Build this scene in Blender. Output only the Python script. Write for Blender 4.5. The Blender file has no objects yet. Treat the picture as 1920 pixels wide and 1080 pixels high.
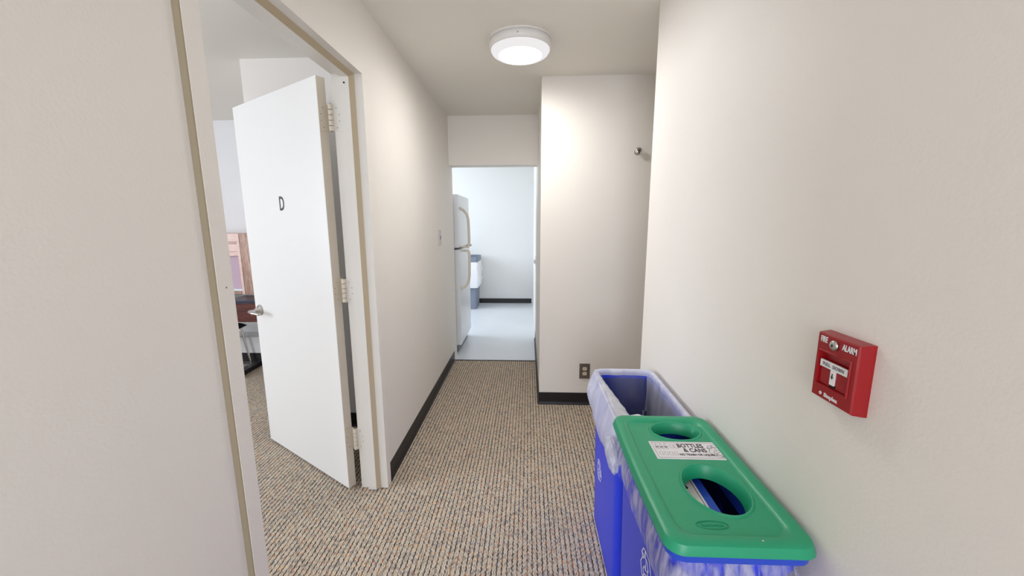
import bpy, bmesh, math, random
from mathutils import Vector, Matrix, noise
random.seed(7)
PI = math.pi
S = bpy.context.scene
COL = S.collection

# ------------------------------------------------------------------ camera
cam = bpy.data.objects.new('camera', bpy.data.cameras.new('camera'))
COL.objects.link(cam); S.camera = cam
cam.data.sensor_width = 36; cam.data.sensor_fit = 'HORIZONTAL'; cam.data.lens = 13.605
cam.data.clip_start = 0.02
H = 1.44
yaw, pitch, roll = 0.0418552633, 0.167445103, -0.00367048762
cam.matrix_world = (Matrix.Translation((0, 0, H)) @ Matrix.Rotation(yaw, 4, 'Z')
                    @ Matrix.Rotation(PI/2 - pitch, 4, 'X') @ Matrix.Rotation(roll, 4, 'Z'))
# ------------------------------------------------------------------ world, daylight, fill, exposure
W = bpy.data.worlds.new('world'); S.world = W; W.use_nodes = True
W.node_tree.nodes['Background'].inputs[0].default_value = (0.75, 0.85, 1.0, 1)
W.node_tree.nodes['Background'].inputs[1].default_value = 0.6
S.view_settings.view_transform = 'Standard'; S.view_settings.look = 'None'
S.view_settings.gamma = 1; S.view_settings.use_curve_mapping = False
S.view_settings.exposure = 0.63

def area(name, loc, target, sx, sy, power, color):
    d = bpy.data.lights.new(name, 'AREA'); d.shape = 'RECTANGLE'; d.size = sx; d.size_y = sy
    d.energy = power; d.color = color
    o = bpy.data.objects.new(name, d); COL.objects.link(o); o.location = loc
    o.rotation_euler = (Vector(target) - Vector(loc)).to_track_quat('-Z', 'Y').to_euler()
    return o
area('daylight_study_room', (-4.9, .45, 1.55), (0, 1.4, 1.2), 2.0, 1.3, 60, (0.82, 0.88, 1.0))
area('daylight_kitchen', (-2.9, 5.4, 1.6), (0, 5.4, 1.3), 1.6, 1.3, 35, (0.82, 0.91, 1.0))
area('corridor_end_fill', (-0.08, -2.55, 1.45), (-0.08, 0, 1.2), 1.1, 1.7, 30, (0.86, 0.90, 1.0))  # unseen fill behind the camera, added to brighten the near walls
LAMP = 50.0        # emission of the corridor lamp's glass

# ------------------------------------------------------------------ materials
def srgb(c):
    return tuple(((v/255)/12.92 if v/255 <= .04045 else ((v/255+.055)/1.055)**2.4) for v in c) + (1,)
def mat(name, rgb, rough=.5, metal=0, bump=0, bscale=300, var=0, vscale=3, spec=.5, trans=0, coat=0):
    m = bpy.data.materials.new(name); m.use_nodes = True
    n = m.node_tree.nodes; l = m.node_tree.links; b = n['Principled BSDF']
    b.inputs['Base Color'].default_value = srgb(rgb); b.inputs['Roughness'].default_value = rough
    b.inputs['Metallic'].default_value = metal; b.inputs['Specular IOR Level'].default_value = spec
    b.inputs['Coat Weight'].default_value = coat
    tc = n.new('ShaderNodeTexCoord')
    if var:
        nz = n.new('ShaderNodeTexNoise'); nz.inputs['Scale'].default_value = vscale; nz.inputs['Detail'].default_value = 4
        l.new(tc.outputs['Object'], nz.inputs['Vector'])
        mr = n.new('ShaderNodeMapRange'); mr.inputs[1].default_value = .3; mr.inputs[2].default_value = .7
        mr.inputs[3].default_value = 1-var; mr.inputs[4].default_value = 1+var
        l.new(nz.outputs['Fac'], mr.inputs[0])
        mx = n.new('ShaderNodeVectorMath'); mx.operation = 'SCALE'; mx.inputs[0].default_value = srgb(rgb)[:3]
        l.new(mr.outputs[0], mx.inputs['Scale']); l.new(mx.outputs[0], b.inputs['Base Color'])
    if bump:
        nz = n.new('ShaderNodeTexNoise'); nz.inputs['Scale'].default_value = bscale; nz.inputs['Detail'].default_value = 3
        l.new(tc.outputs['Object'], nz.inputs['Vector'])
        bp = n.new('ShaderNodeBump'); bp.inputs['Strength'].default_value = bump; bp.inputs['Distance'].default_value = .002
        l.new(nz.outputs['Fac'], bp.inputs['Height']); l.new(bp.outputs[0], b.inputs['Normal'])
    return m
def emit(name, rgb, s):
    m = bpy.data.materials.new(name); m.use_nodes = True
    n = m.node_tree.nodes; n.clear()
    e = n.new('ShaderNodeEmission'); o = n.new('ShaderNodeOutputMaterial')
    e.inputs[0].default_value = rgb + (1,); e.inputs[1].default_value = s
    m.node_tree.links.new(e.outputs[0], o.inputs[0]); return m
def film(name, op, rgb=(238, 240, 250), vscale=35, spread=.25):
    m = bpy.data.materials.new(name); m.use_nodes = True
    n = m.node_tree.nodes; l = m.node_tree.links; n.clear()
    out = n.new('ShaderNodeOutputMaterial'); tr = n.new('ShaderNodeBsdfTransparent')
    pb = n.new('ShaderNodeBsdfPrincipled'); pb.inputs['Base Color'].default_value = srgb(rgb)
    pb.inputs['Roughness'].default_value = .28
    tl = n.new('ShaderNodeBsdfTranslucent'); tl.inputs[0].default_value = srgb(rgb)
    m1 = n.new('ShaderNodeMixShader'); m1.inputs[0].default_value = .35
    l.new(pb.outputs[0], m1.inputs[1]); l.new(tl.outputs[0], m1.inputs[2])
    tc = n.new('ShaderNodeTexCoord'); mp = n.new('ShaderNodeMapping'); mp.inputs['Scale'].default_value = (1, 1, .22)
    mp.inputs['Rotation'].default_value = (.35, .25, 0)
    nz = n.new('ShaderNodeTexNoise'); nz.inputs['Scale'].default_value = vscale; nz.inputs['Detail'].default_value = 5
    nz.inputs['Distortion'].default_value = .6
    l.new(tc.outputs['Object'], mp.inputs[0]); l.new(mp.outputs[0], nz.inputs['Vector'])
    mr = n.new('ShaderNodeMapRange'); mr.inputs[1].default_value = .35; mr.inputs[2].default_value = .65
    mr.inputs[3].default_value = max(0, op-spread); mr.inputs[4].default_value = min(1, op+spread)
    l.new(nz.outputs['Fac'], mr.inputs[0])
    bp = n.new('ShaderNodeBump'); bp.inputs['Strength'].default_value = .8; bp.inputs['Distance'].default_value = .006
    l.new(nz.outputs['Fac'], bp.inputs['Height']); l.new(bp.outputs[0], pb.inputs['Normal'])
    mx = n.new('ShaderNodeMixShader'); l.new(mr.outputs[0], mx.inputs[0])
    l.new(tr.outputs[0], mx.inputs[1]); l.new(m1.outputs[0], mx.inputs[2]); l.new(mx.outputs[0], out.inputs[0])
    return m
def wood(name, c1, c2, scale=(14, 14, 1.6), rough=.45):
    m = bpy.data.materials.new(name); m.use_nodes = True
    n = m.node_tree.nodes; l = m.node_tree.links; b = n['Principled BSDF']; b.inputs['Roughness'].default_value = rough
    tc = n.new('ShaderNodeTexCoord'); mp = n.new('ShaderNodeMapping'); mp.inputs['Scale'].default_value = scale
    nz = n.new('ShaderNodeTexNoise'); nz.inputs['Scale'].default_value = 3; nz.inputs['Detail'].default_value = 6
    nz.inputs['Distortion'].default_value = 1.2
    wv = n.new('ShaderNodeTexNoise'); wv.inputs['Scale'].default_value = 9
    l.new(tc.outputs['Object'], mp.inputs[0]); l.new(mp.outputs[0], nz.inputs['Vector']); l.new(mp.outputs[0], wv.inputs['Vector'])
    ad = n.new('ShaderNodeMath'); ad.operation = 'MULTIPLY'; l.new(nz.outputs['Fac'], ad.inputs[0]); l.new(wv.outputs['Fac'], ad.inputs[1])
    cr = n.new('ShaderNodeValToRGB'); cr.color_ramp.elements[0].position = .15; cr.color_ramp.elements[1].position = .38
    cr.color_ramp.elements[0].color = srgb(c2); cr.color_ramp.elements[1].color = srgb(c1)
    l.new(ad.outputs[0], cr.inputs[0]); l.new(cr.outputs[0], b.inputs['Base Color'])
    return m
def carpet_material():
    m = bpy.data.materials.new('carpet'); m.use_nodes = True
    n = m.node_tree.nodes; l = m.node_tree.links; b = n['Principled BSDF']
    b.inputs['Roughness'].default_value = .95; b.inputs['Specular IOR Level'].default_value = .1
    def M(op, a, c=None, d=None):
        q = n.new('ShaderNodeMath'); q.operation = op
        for i, v in enumerate((a, c, d)):
            if v is None: continue
            if isinstance(v, (int, float)): q.inputs[i].default_value = v
            else: l.new(v, q.inputs[i])
        return q.outputs[0]
    tc = n.new('ShaderNodeTexCoord'); sp = n.new('ShaderNodeSeparateXYZ'); l.new(tc.outputs['Object'], sp.inputs[0])
    nz = n.new('ShaderNodeTexNoise'); nz.inputs['Scale'].default_value = 55; l.new(tc.outputs['Object'], nz.inputs['Vector'])
    wob = M('MULTIPLY_ADD', nz.outputs['Fac'], .004, sp.outputs[0])
    zig = M('MULTIPLY', M('SINE', M('MULTIPLY', sp.outputs[1], 2*PI/.021)), .0011)
    x = M('ADD', wob, zig)
    P = .0215
    u = M('DIVIDE', x, P)
    col = M('FLOOR', u); fr = M('FRACT', u)
    third = M('FLOOR', M('MULTIPLY', fr, 4)); f3 = M('FRACT', M('MULTIPLY', fr, 4))     # four yarns per repeat
    uid = M('ADD', M('MULTIPLY', col, 4), third)
    off = M('MULTIPLY', M('MODULO', uid, 2), .5)
    v = M('ADD', M('DIVIDE', sp.outputs[1], .0115), off)
    row = M('FLOOR', v); fv = M('FRACT', v)
    cv = n.new('ShaderNodeCombineXYZ'); l.new(uid, cv.inputs[0]); l.new(row, cv.inputs[1])
    wn = n.new('ShaderNodeTexWhiteNoise'); wn.noise_dimensions = '2D'; l.new(cv.outputs[0], wn.inputs['Vector'])
    # runs of colour several loops long
    cv2 = n.new('ShaderNodeCombineXYZ'); l.new(uid, cv2.inputs[0]); l.new(M('FLOOR', M('MULTIPLY', v, .17)), cv2.inputs[1])
    wn2 = n.new('ShaderNodeTexWhiteNoise'); wn2.noise_dimensions = '2D'; l.new(cv2.outputs[0], wn2.inputs['Vector'])
    acc = n.new('ShaderNodeValToRGB'); acc.color_ramp.interpolation = 'CONSTANT'
    cols = [(0, (92, 80, 74)), (.20, (176, 158, 138)), (.34, (176, 96, 64)), (.42, (108, 100, 98)), (.56, (186, 168, 148)), (.68, (196, 128, 72)),
            (.77, (84, 76, 76)), (.88, (112, 118, 132))]
    while len(acc.color_ramp.elements) < len(cols): acc.color_ramp.elements.new(.5)
    for e, (p_, c) in zip(acc.color_ramp.elements, cols): e.position = p_; e.color = srgb(c)
    mixv = M('FRACT', M('ADD', M('MULTIPLY', wn.outputs['Value'], .8), wn2.outputs['Value']))
    l.new(mixv, acc.inputs[0])
    base = n.new('ShaderNodeValToRGB')
    base.color_ramp.elements[0].color = srgb((172, 160, 152)); base.color_ramp.elements[1].color = srgb((246, 232, 210))
    e_ = base.color_ramp.elements.new(.35); e_.color = srgb((228, 211, 186))
    l.new(wn.outputs['Value'], base.inputs[0])
    isacc = M('LESS_THAN', third, .5)
    mx = n.new('ShaderNodeMix'); mx.data_type = 'RGBA'; l.new(isacc, mx.inputs[0]); l.new(base.outputs[0], mx.inputs[6]); l.new(acc.outputs[0], mx.inputs[7])
    # loop profile: rounded across and along the yarn
    hu = M('SINE', M('MULTIPLY', f3, PI)); hv = M('SINE', M('MULTIPLY', fv, PI))
    h = M('MULTIPLY', M('POWER', hu, .6), M('POWER', hv, .5))
    h = M('MULTIPLY', h, M('SUBTRACT', 1.0, M('MULTIPLY', isacc, .18)))
    sh = n.new('ShaderNodeMapRange'); l.new(h, sh.inputs[0]); sh.inputs[3].default_value = .70; sh.inputs[4].default_value = 1.08  # shade between the loops put into the carpet colour
    sc = n.new('ShaderNodeVectorMath'); sc.operation = 'SCALE'; l.new(mx.outputs[2], sc.inputs[0]); l.new(sh.outputs[0], sc.inputs['Scale'])
    l.new(sc.outputs[0], b.inputs['Base Color'])
    bp = n.new('ShaderNodeBump'); bp.inputs['Strength'].default_value = .9; bp.inputs['Distance'].default_value = .004
    l.new(h, bp.inputs['Height']); l.new(bp.outputs[0], b.inputs['Normal'])
    return m

M_ = {}
M_['wall'] = mat('wall_paint', (241, 236, 229), .6, bump=.22, bscale=130, var=.012, vscale=2)
M_['wall_k'] = mat('kitchen_paint', (232, 232, 232), .6, bump=.05)
M_['ceil'] = mat('ceiling_paint', (240, 236, 227), .7, bump=.08, bscale=150)
M_['frame'] = mat('frame_paint', (226, 222, 214), .35, bump=.03, bscale=60)
M_['door'] = mat('door_paint', (236, 235, 231), .4, bump=.02, bscale=40)
M_['edge'] = mat('door_edge_shade_tan', (222, 212, 194), .45)  # tan shade on the door edge and hinges put into the colour
M_['stop_shade'] = mat('stop_shade_tan', (196, 180, 152), .7)  # shade on the side of the stop, as a colour
M_['return_shade'] = mat('return_shade_tan', (158, 146, 122), .7)  # shade on the frame's near return, as a colour
M_['base'] = mat('black_rubber_base', (22, 19, 22), .45)
M_['carpet'] = carpet_material()
M_['vinyl'] = mat('vinyl_floor', (226, 231, 238), .22, var=.03, vscale=1.5)
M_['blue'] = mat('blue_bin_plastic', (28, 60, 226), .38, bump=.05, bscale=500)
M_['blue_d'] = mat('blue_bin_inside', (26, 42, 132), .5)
M_['blue_lid'] = mat('blue_lid_plastic', (38, 76, 200), .4)
M_['green'] = mat('green_lid_plastic', (34, 158, 114), .36, bump=.06, bscale=420, var=.03, vscale=8)
M_['white'] = mat('white_print', (238, 238, 238), .5)
M_['paper'] = mat('sticker_paper', (236, 232, 236), .4)
M_['ink'] = mat('ink', (40, 38, 44), .5)
M_['grey_ink'] = mat('grey_ink', (140, 134, 142), .5)
M_['film'] = film('bag_film', .62)
M_['film_out'] = film('bag_film_folded', .91, (246, 247, 252), vscale=18, spread=.10)
M_['film_in'] = film('bag_film_inside', .14, spread=.12, vscale=14)
M_['film_hem'] = film('bag_film_hem', .45, (226, 226, 236), vscale=45, spread=.4)
M_['film_side'] = film('bag_film_side', .74, (240, 242, 252), vscale=12, spread=.12)
M_['tissue'] = mat('crumpled_white', (240, 240, 244), .6)
M_['red'] = mat('red_enamel', (154, 12, 22), .3, bump=.02)
M_['red_d'] = mat('red_recess', (120, 10, 18), .4)
M_['hole'] = mat('dark_hole', (16, 10, 10), .7)
M_['steel'] = mat('brushed_steel', (196, 194, 190), .28, 1)
M_['chrome'] = mat('chrome', (210, 208, 206), .12, 1)
M_['nickel'] = mat('dull_nickel', (150, 140, 118), .3, 1)
M_['brown_plate'] = mat('brown_steel_plate', (112, 101, 90), .35, .3)
M_['ivory'] = mat('ivory_plastic', (222, 212, 186), .4)
M_['switch'] = mat('switch_plate', (204, 196, 194), .4)
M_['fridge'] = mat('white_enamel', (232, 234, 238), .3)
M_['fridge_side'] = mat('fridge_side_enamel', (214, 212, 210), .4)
M_['gasket'] = mat('grey_gasket', (130, 130, 134), .7)
M_['cream'] = mat('cream_plastic', (224, 216, 200), .4)
M_['grey_bin'] = mat('grey_bin_plastic', (128, 136, 154), .5)
M_['oak'] = wood('oak_veneer', (196, 160, 138), (150, 112, 92))
M_['pink_wood'] = wood('pale_wood', (236, 208, 196), (222, 188, 176), (3, 3, 20))
M_['mauve'] = mat('mauve_back_panel', (196, 170, 184), .6)
M_['red_wood'] = wood('mahogany', (112, 48, 34), (62, 24, 22), (1.5, 1.5, 22), .3)
M_['navy'] = mat('navy_laminate', (26, 30, 52), .35)
M_['black'] = mat('black_plastic', (18, 18, 22), .4)
M_['lampbase'] = mat('lamp_housing', (240, 238, 236), .35)
M_['glow'] = emit('lamp_glass', (1.0, .972, .94), LAMP)
M_['glow_soft'] = emit('lamp_glass_rim', (1.0, .965, .97), .56)
M_['dark_metal'] = mat('threshold_metal', (60, 56, 54), .5, .5)

# ------------------------------------------------------------------ helpers
def link(name, me, m=None, parent=None, smooth=False):
    o = bpy.data.objects.new(name, me); COL.objects.link(o)
    if m: me.materials.append(m)
    if parent: o.parent = parent
    if smooth:
        for p_ in me.polygons: p_.use_smooth = True
    return o
def obj(name, bm, m, parent=None, smooth=False):
    bmesh.ops.recalc_face_normals(bm, faces=bm.faces)
    me = bpy.data.meshes.new(name); bm.to_mesh(me); bm.free()
    return link(name, me, m, parent, smooth)
def empty(name, M=None):
    o = bpy.data.objects.new(name, None); COL.objects.link(o); o.empty_display_size = .05
    if M is not None: o.matrix_world = M
    return o
def tag(o, label, cat=None, group=None, kind=None):
    o['label'] = label
    if cat: o['category'] = cat
    if group: o['group'] = group
    if kind: o['kind'] = kind
    return o
def box(bm, a, b, bev=0):
    a = Vector(a); b = Vector(b)
    r = bmesh.ops.create_cube(bm, size=1, matrix=Matrix.Translation((a+b)/2) @ Matrix.Diagonal([abs(b[i]-a[i]) for i in range(3)] + [1]))
    if bev:
        es = list({e for v in r['verts'] for e in v.link_edges})
        bmesh.ops.bevel(bm, geom=es, offset=bev, segments=2, affect='EDGES', profile=.6)
    return bm
def bx(a, b, bev=0): return box(bmesh.new(), a, b, bev)
def lathe(bm, prof, seg=40, M=Matrix.Identity(4), cap=True):
    rings = []
    for r, z in prof:
        rings.append([bm.verts.new(M @ Vector((r*math.cos(2*PI*i/seg), r*math.sin(2*PI*i/seg), z))) for i in range(seg)])
    for A, B in zip(rings, rings[1:]):
        for i in range(seg): bm.faces.new((A[i], A[(i+1) % seg], B[(i+1) % seg], B[i]))
    if cap: bm.faces.new(rings[0]); bm.faces.new(rings[-1])
    return bm
def tube(bm, pts, r, seg=10, flat=1.0, up=Vector((0, 0, 1)), cap=True):
    pts = [Vector(p_) for p_ in pts]; rings = []
    for i, p_ in enumerate(pts):
        t = (pts[min(i+1, len(pts)-1)] - pts[max(i-1, 0)]).normalized()
        a = t.cross(up)
        if a.length < 1e-3: a = t.cross(Vector((1, 0, 0)))
        a.normalize(); b = t.cross(a).normalized()
        rr = r[i] if isinstance(r, (list, tuple)) else r
        rings.append([bm.verts.new(p_ + a*rr*math.cos(2*PI*k/seg) + b*rr*flat*math.sin(2*PI*k/seg)) for k in range(seg)])
    for A, B in zip(rings, rings[1:]):
        for i in range(seg): bm.faces.new((A[i], A[(i+1) % seg], B[(i+1) % seg], B[i]))
    if cap: bm.faces.new(rings[0]); bm.faces.new(rings[-1])
    return bm
def smooth_path(pts, n=6):
    pts = [Vector(p_) for p_ in pts]; out = []
    for i in range(len(pts)-1):
        p0 = pts[max(i-1, 0)]; p1 = pts[i]; p2 = pts[i+1]; p3 = pts[min(i+2, len(pts)-1)]
        for k in range(n):
            t = k/n
            out.append(.5*((2*p1) + (-p0+p2)*t + (2*p0-5*p1+4*p2-p3)*t*t + (-p0+3*p1-3*p2+p3)*t**3))
    out.append(pts[-1]); return out
def prism(bm, poly, z0, z1, M=Matrix.Identity(4)):
    A = [bm.verts.new(M @ Vector((x, y, z0))) for x, y in poly]; B = [bm.verts.new(M @ Vector((x, y, z1))) for x, y in poly]
    bm.faces.new(A); bm.faces.new(B)
    for i in range(len(poly)): bm.faces.new((A[i], A[(i+1) % len(poly)], B[(i+1) % len(poly)], B[i]))
    return bm
def rrect(x0, x1, y0, y1, r, n=6):
    out = []
    for cx, cy, a0 in ((x1-r, y1-r, 0), (x0+r, y1-r, PI/2), (x0+r, y0+r, PI), (x1-r, y0+r, 1.5*PI)):
        for k in range(n+1):
            a = a0 + PI/2*k/n; out.append((cx+r*math.cos(a), cy+r*math.sin(a)))
    return out
def loft(bm, loops, closed=True):
    rings = [[bm.verts.new(p_) for p_ in L] for L in loops]; n = len(rings[0])
    for A, B in zip(rings, rings[1:]):
        for i in range(n if closed else n-1): bm.faces.new((A[i], A[(i+1) % n], B[(i+1) % n], B[i]))
    return rings
def text(name, body, size, m, parent, M, depth=.0006, bold=0, sx=1, space=1):
    cu = bpy.data.curves.new('t', 'FONT'); cu.body = body; cu.size = size; cu.align_x = 'CENTER'; cu.align_y = 'CENTER'
    cu.extrude = depth; cu.offset = bold; cu.space_character = space; cu.resolution_u = 3
    t = bpy.data.objects.new('t', cu); COL.objects.link(t)
    bpy.context.view_layer.update()
    dg = bpy.context.evaluated_depsgraph_get()
    me = bpy.data.meshes.new_from_object(t.evaluated_get(dg)); bpy.data.objects.remove(t); bpy.data.curves.remove(cu)
    me.name = name; me.materials.clear(); me.transform(M @ Matrix.Diagonal((sx, 1, 1, 1)))
    return link(name, me, m, parent)
def frameM(o, x, y):           # matrix with local x, y axes given and z = x cross y
    x = Vector(x).normalized(); y = Vector(y).normalized(); z = x.cross(y)
    M = Matrix.Identity(4)
    for i in range(3): M[i][0] = x[i]; M[i][1] = y[i]; M[i][2] = z[i]; M[i][3] = o[i]
    return M
def struct(name, bm, m, label, cat, parent=None):
    o = obj(name, bm, m, parent)
    if not parent: tag(o, label, cat, kind='structure')
    return o

# ------------------------------------------------------------------ room shell
CZ = 2.45
XL, XLR = -.778, -.903            # corridor face and room face of the left wall
XR = .61                          # right wall
YF = 2.926                        # wall facing the camera
YH = 3.90                         # wall over the kitchen opening
XK = .092                         # corridor side of the wall beside the kitchen
YB = 6.88; YRB = 3.94
struct('floor', bx((-5, -2.7, -.06), (1.62, YH, 0)), M_['carpet'], 'ribbed beige loop carpet of the corridor and study room', 'floor')
struct('floor_kitchen', bx((-3.1, YH, -.06), (.25, 7.0, 0)), M_['vinyl'], 'glossy pale vinyl floor of the kitchen at the far end', 'floor')
struct('trim_1', bx((XL, YH-.012, 0), (XK, YH+.012, .004), .001), M_['dark_metal'], 'thin dark strip where the carpet meets the kitchen vinyl', 'threshold strip')
struct('ceiling', bx((-5, -2.7, CZ), (1.62, 7.0, CZ+.08)), M_['ceil'], 'plain cream painted ceiling above the corridor', 'ceiling')
# left wall with door opening
Y0, Y1, ZT = .945, 1.903, 2.135
bm = bmesh.new()
box(bm, (XLR, -2.7, 0), (XL, Y0, CZ)); box(bm, (XLR, Y1, 0), (XL, 4.06, CZ)); box(bm, (XLR, Y0, ZT), (XL, Y1, CZ))
struct('wall_left', bm, M_['wall'], 'cream corridor wall on the left with the open doorway', 'wall')
struct('wall_right', bx((XR, -2.7, 0), (XR+.12, 2.024, CZ)), M_['wall'], 'cream wall on the right carrying the red alarm station', 'wall')
struct('wall_facing', bx((XK, YF, 0), (1.62, YF+.12, CZ)), M_['wall'], 'cream wall facing the camera with socket and coat hook', 'wall')
struct('wall_nook', bx((1.5, .4, 0), (1.62, YF, CZ)), M_['wall'], 'end wall of the nook behind the right wall', 'wall')
struct('wall_nook_back', bx((XR+.12, .4, 0), (1.5, .52, CZ)), M_['wall'], 'back wall of the nook behind the right wall', 'wall')
struct('wall_kitchen_right', bx((XK, YF+.12, 0), (XK+.12, 7.0, CZ)), M_['wall'], 'wall running from the corridor into the kitchen on the right', 'wall')
struct('wall_header', bx((XL, YH, 1.993), (XK, 4.06, CZ)), M_['wall'], 'wall section above the kitchen opening', 'wall')
struct('wall_kitchen_front', bx((-3.1, 4.0, 0), (XLR, 4.06, CZ)), M_['wall_k'], 'kitchen side of the wall beside the refrigerator', 'wall')
struct('wall_kitchen_back', bx((-3.1, YB, 0), (XK, 7.0, CZ)), M_['wall_k'], 'white back wall of the kitchen', 'wall')
bm = bmesh.new()
box(bm, (-3.1, 4.06, 0), (-3.0, YB, .9)); box(bm, (-3.1, 4.06, 2.2), (-3.0, YB, CZ))
box(bm, (-3.1, 4.06, .9), (-3.0, 4.5, 2.2)); box(bm, (-3.1, 6.3, .9), (-3.0, YB, 2.2))
struct('wall_kitchen_left', bm, M_['wall_k'], 'white kitchen wall with the window', 'wall')
struct('wall_room_back', bx((-5, YRB, 0), (XLR, 4.0, CZ)), M_['wall_k'], 'white far wall of the study room', 'wall')
struct('wall_room_closet', bx((-1.80, 2.54, 0), (XLR, YRB, CZ)), M_['wall'], 'white boxed-out wall behind the open door', 'wall')
struct('wall_room_front', bx((-5, -.6, 0), (XLR, -.5, CZ)), M_['wall_k'], 'near wall of the study room', 'wall')
bm = bmesh.new()
box(bm, (-5.1, -.6, 0), (-5, YRB, .85)); box(bm, (-5.1, -.6, 2.25), (-5, YRB, CZ)); box(bm, (-5.1, -.6, .85), (-5, -.5, 2.25)); box(bm, (-5.1, 1.9, .85), (-5, YRB, 2.25))
struct('wall_room_left', bm, M_['wall_k'], 'window wall of the study room', 'wall')
bm = bmesh.new()
box(bm, (-.9, -2.8, 0), (-.7, -2.7, CZ)); box(bm, (.55, -2.8, 0), (.73, -2.7, CZ)); box(bm, (-.7, -2.8, 2.35), (.55, -2.7, CZ)); box(bm, (-.7, -2.8, 0), (.55, -2.7, .45))
struct('wall_behind', bm, M_['wall'], 'end wall of the corridor behind the camera with an opening added for fill light', 'wall')
# convector box under the far wall of the study room
struct('trim_2', bx((-5, 3.74, 0), (-1.8, YRB, .284)), M_['wall_k'], 'low boxed ledge along the far wall of the study room', 'ledge')
struct('trim_3', bx((.064, YB-.03, 0), (XK, YB, 2.1), .003), M_['fridge'], 'white upright trim in the right corner of the kitchen', 'trim')

def cove(name, p0, p1, nrm, label, h=.1, m='base'):      # rubber base with a small toe
    p0 = Vector(p0); p1 = Vector(p1); n_ = Vector(nrm)
    prof = [(0, 0), (.014, 0), (.013, .003), (.007, .010), (.004, .02), (.004, h-.002), (.002, h), (0, h)]
    bm = bmesh.new()
    loft(bm, [[p + n_*a + Vector((0, 0, z)) for a, z in prof] for p in (p0, p1)])
    bm.verts.ensure_lookup_table(); k = len(prof)
    bm.faces.new(bm.verts[:k]); bm.faces.new(bm.verts[k:])
    return struct(name, bm, M_[m], label, 'baseboard')
cove('baseboard_left', (XL, 1.94, 0), (XL, YH, 0), (1, 0, 0), 'black rubber baseboard along the left corridor wall')
cove('baseboard_facing', (XK-.004, YF, 0), (1.5, YF, 0), (0, -1, 0), 'black rubber baseboard under the brown socket')
cove('baseboard_kitchen_right', (XK, YF-.004, 0), (XK, 4.7, 0), (-1, 0, 0), 'black rubber baseboard running into the kitchen on the right')
cove('baseboard_kitchen_back', (-3.0, YB, 0), (.064, YB, 0), (0, -1, 0), 'black rubber baseboard along the kitchen back wall', .085)
cove('baseboard_right', (XR, -2.7, 0), (XR, 2.024, 0), (-1, 0, 0), 'black rubber baseboard behind the recycling bins')
cove('baseboard_right_end', (XR, 2.024, 0), (XR+.12, 2.024, 0), (0, 1, 0), 'black rubber baseboard at the end of the right wall')
cove('baseboard_near_left', (XL, -2.7, 0), (XL, .905, 0), (1, 0, 0), 'black rubber baseboard of the near left wall')
cove('baseboard_room_closet', (-1.80, 2.54, 0), (XLR, 2.54, 0), (0, -1, 0), 'black rubber baseboard behind the open door')
cove('baseboard_room_wall', (XLR, 1.94, 0), (XLR, 2.54, 0), (-1, 0, 0), 'black rubber baseboard beside the door hinge')
cove('baseboard_room_back', (-5, 3.74, 0), (-1.8, 3.74, 0), (0, -1, 0), 'navy rubber baseboard under the low ledge of the study room', .115)

# windows behind the daylight and the added fill
def window(name, o, wy, wz, label, axis='y'):
    t = empty(name, Matrix.Translation(o)); tag(t, label, 'window', kind='structure')
    def B(a0, a1, z0, z1, t0=-.03, t1=.03):
        return bx((t0, a0, z0), (t1, a1, z1)) if axis == 'y' else bx((a0, t0, z0), (a1, t1, z1))
    f = .05
    for a in ((-wy/2, -wy/2+f, 0, wz), (wy/2-f, wy/2, 0, wz), (-wy/2+f, wy/2-f, 0, f), (-wy/2+f, wy/2-f, wz-f, wz), (-f/2, f/2, f, wz-f)):
        obj('window_frame', B(*a), M_['fridge'], t)
    return t
window('window_1', (-5.05, .7, .85), 2.4, 1.4, 'wide window lighting the study room')
window('window_2', (-3.05, 5.4, .9), 1.8, 1.3, 'window lighting the kitchen')
window('added_fill_opening', (-.075, -2.75, .45), 1.25, 1.9, 'unseen glazed opening added for fill light behind the camera', 'x')  # opening added to carry the fill behind the camera

# ------------------------------------------------------------------ metal door frame (double rabbet)
fr = empty('door_frame', Matrix.Translation((0, 0, 0)))
tag(fr, 'cream painted metal door frame with centre stop', 'door frame', kind='structure')
XA, XB = -.765, -.911
YN, YFJ, ZH = .962, 1.886, 2.117       # rabbet faces
prof = [(XB, 0), (-.868, 0), (-.866, -.016), (-.823, -.016), (-.818, 0), (XA, 0), (XA, .05), (XL, .05), (XL, .03), (XLR, .03), (XLR, .05), (XB, .05)]
def jamb(ysign, y, name):
    bm = bmesh.new()
    top = ZH + .05
    L0 = [Vector((x, y + ysign*d, .004)) for x, d in prof]
    L1 = [Vector((x, y + ysign*d, ZH + d)) for x, d in prof]
    loft(bm, [L0, L1]); bm.verts.ensure_lookup_table(); k = len(prof)
    bm.faces.new(bm.verts[:k]); bm.faces.new(bm.verts[k:])
    return obj(name, bm, M_['frame'], fr)
jamb(1, YFJ, 'jamb'); jamb(-1, YN, 'jamb')
bm = bmesh.new()
loft(bm, [[Vector((x, YN - d, ZH + d)) for x, d in prof], [Vector((x, YFJ + d, ZH + d)) for x, d in prof]])
bm.verts.ensure_lookup_table(); k = len(prof); bm.faces.new(bm.verts[:k]); bm.faces.new(bm.verts[k:])
obj('frame_head', bm, M_['frame'], fr)
def strip(name, poly, y, ys, m, label, parent, z0=.004, z1=None):
    bm = bmesh.new()
    loft(bm, [[Vector((x, y + ys*d_, z0)) for x, d_ in poly], [Vector((x, y + ys*d_, (z1 or ZH) + (d_ if z1 is None else 0))) for x, d_ in poly]])
    bm.verts.ensure_lookup_table(); k = len(poly); bm.faces.new(bm.verts[:k]); bm.faces.new(bm.verts[k:])
    o = obj(name, bm, m, parent); o['label'] = label; return o
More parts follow.
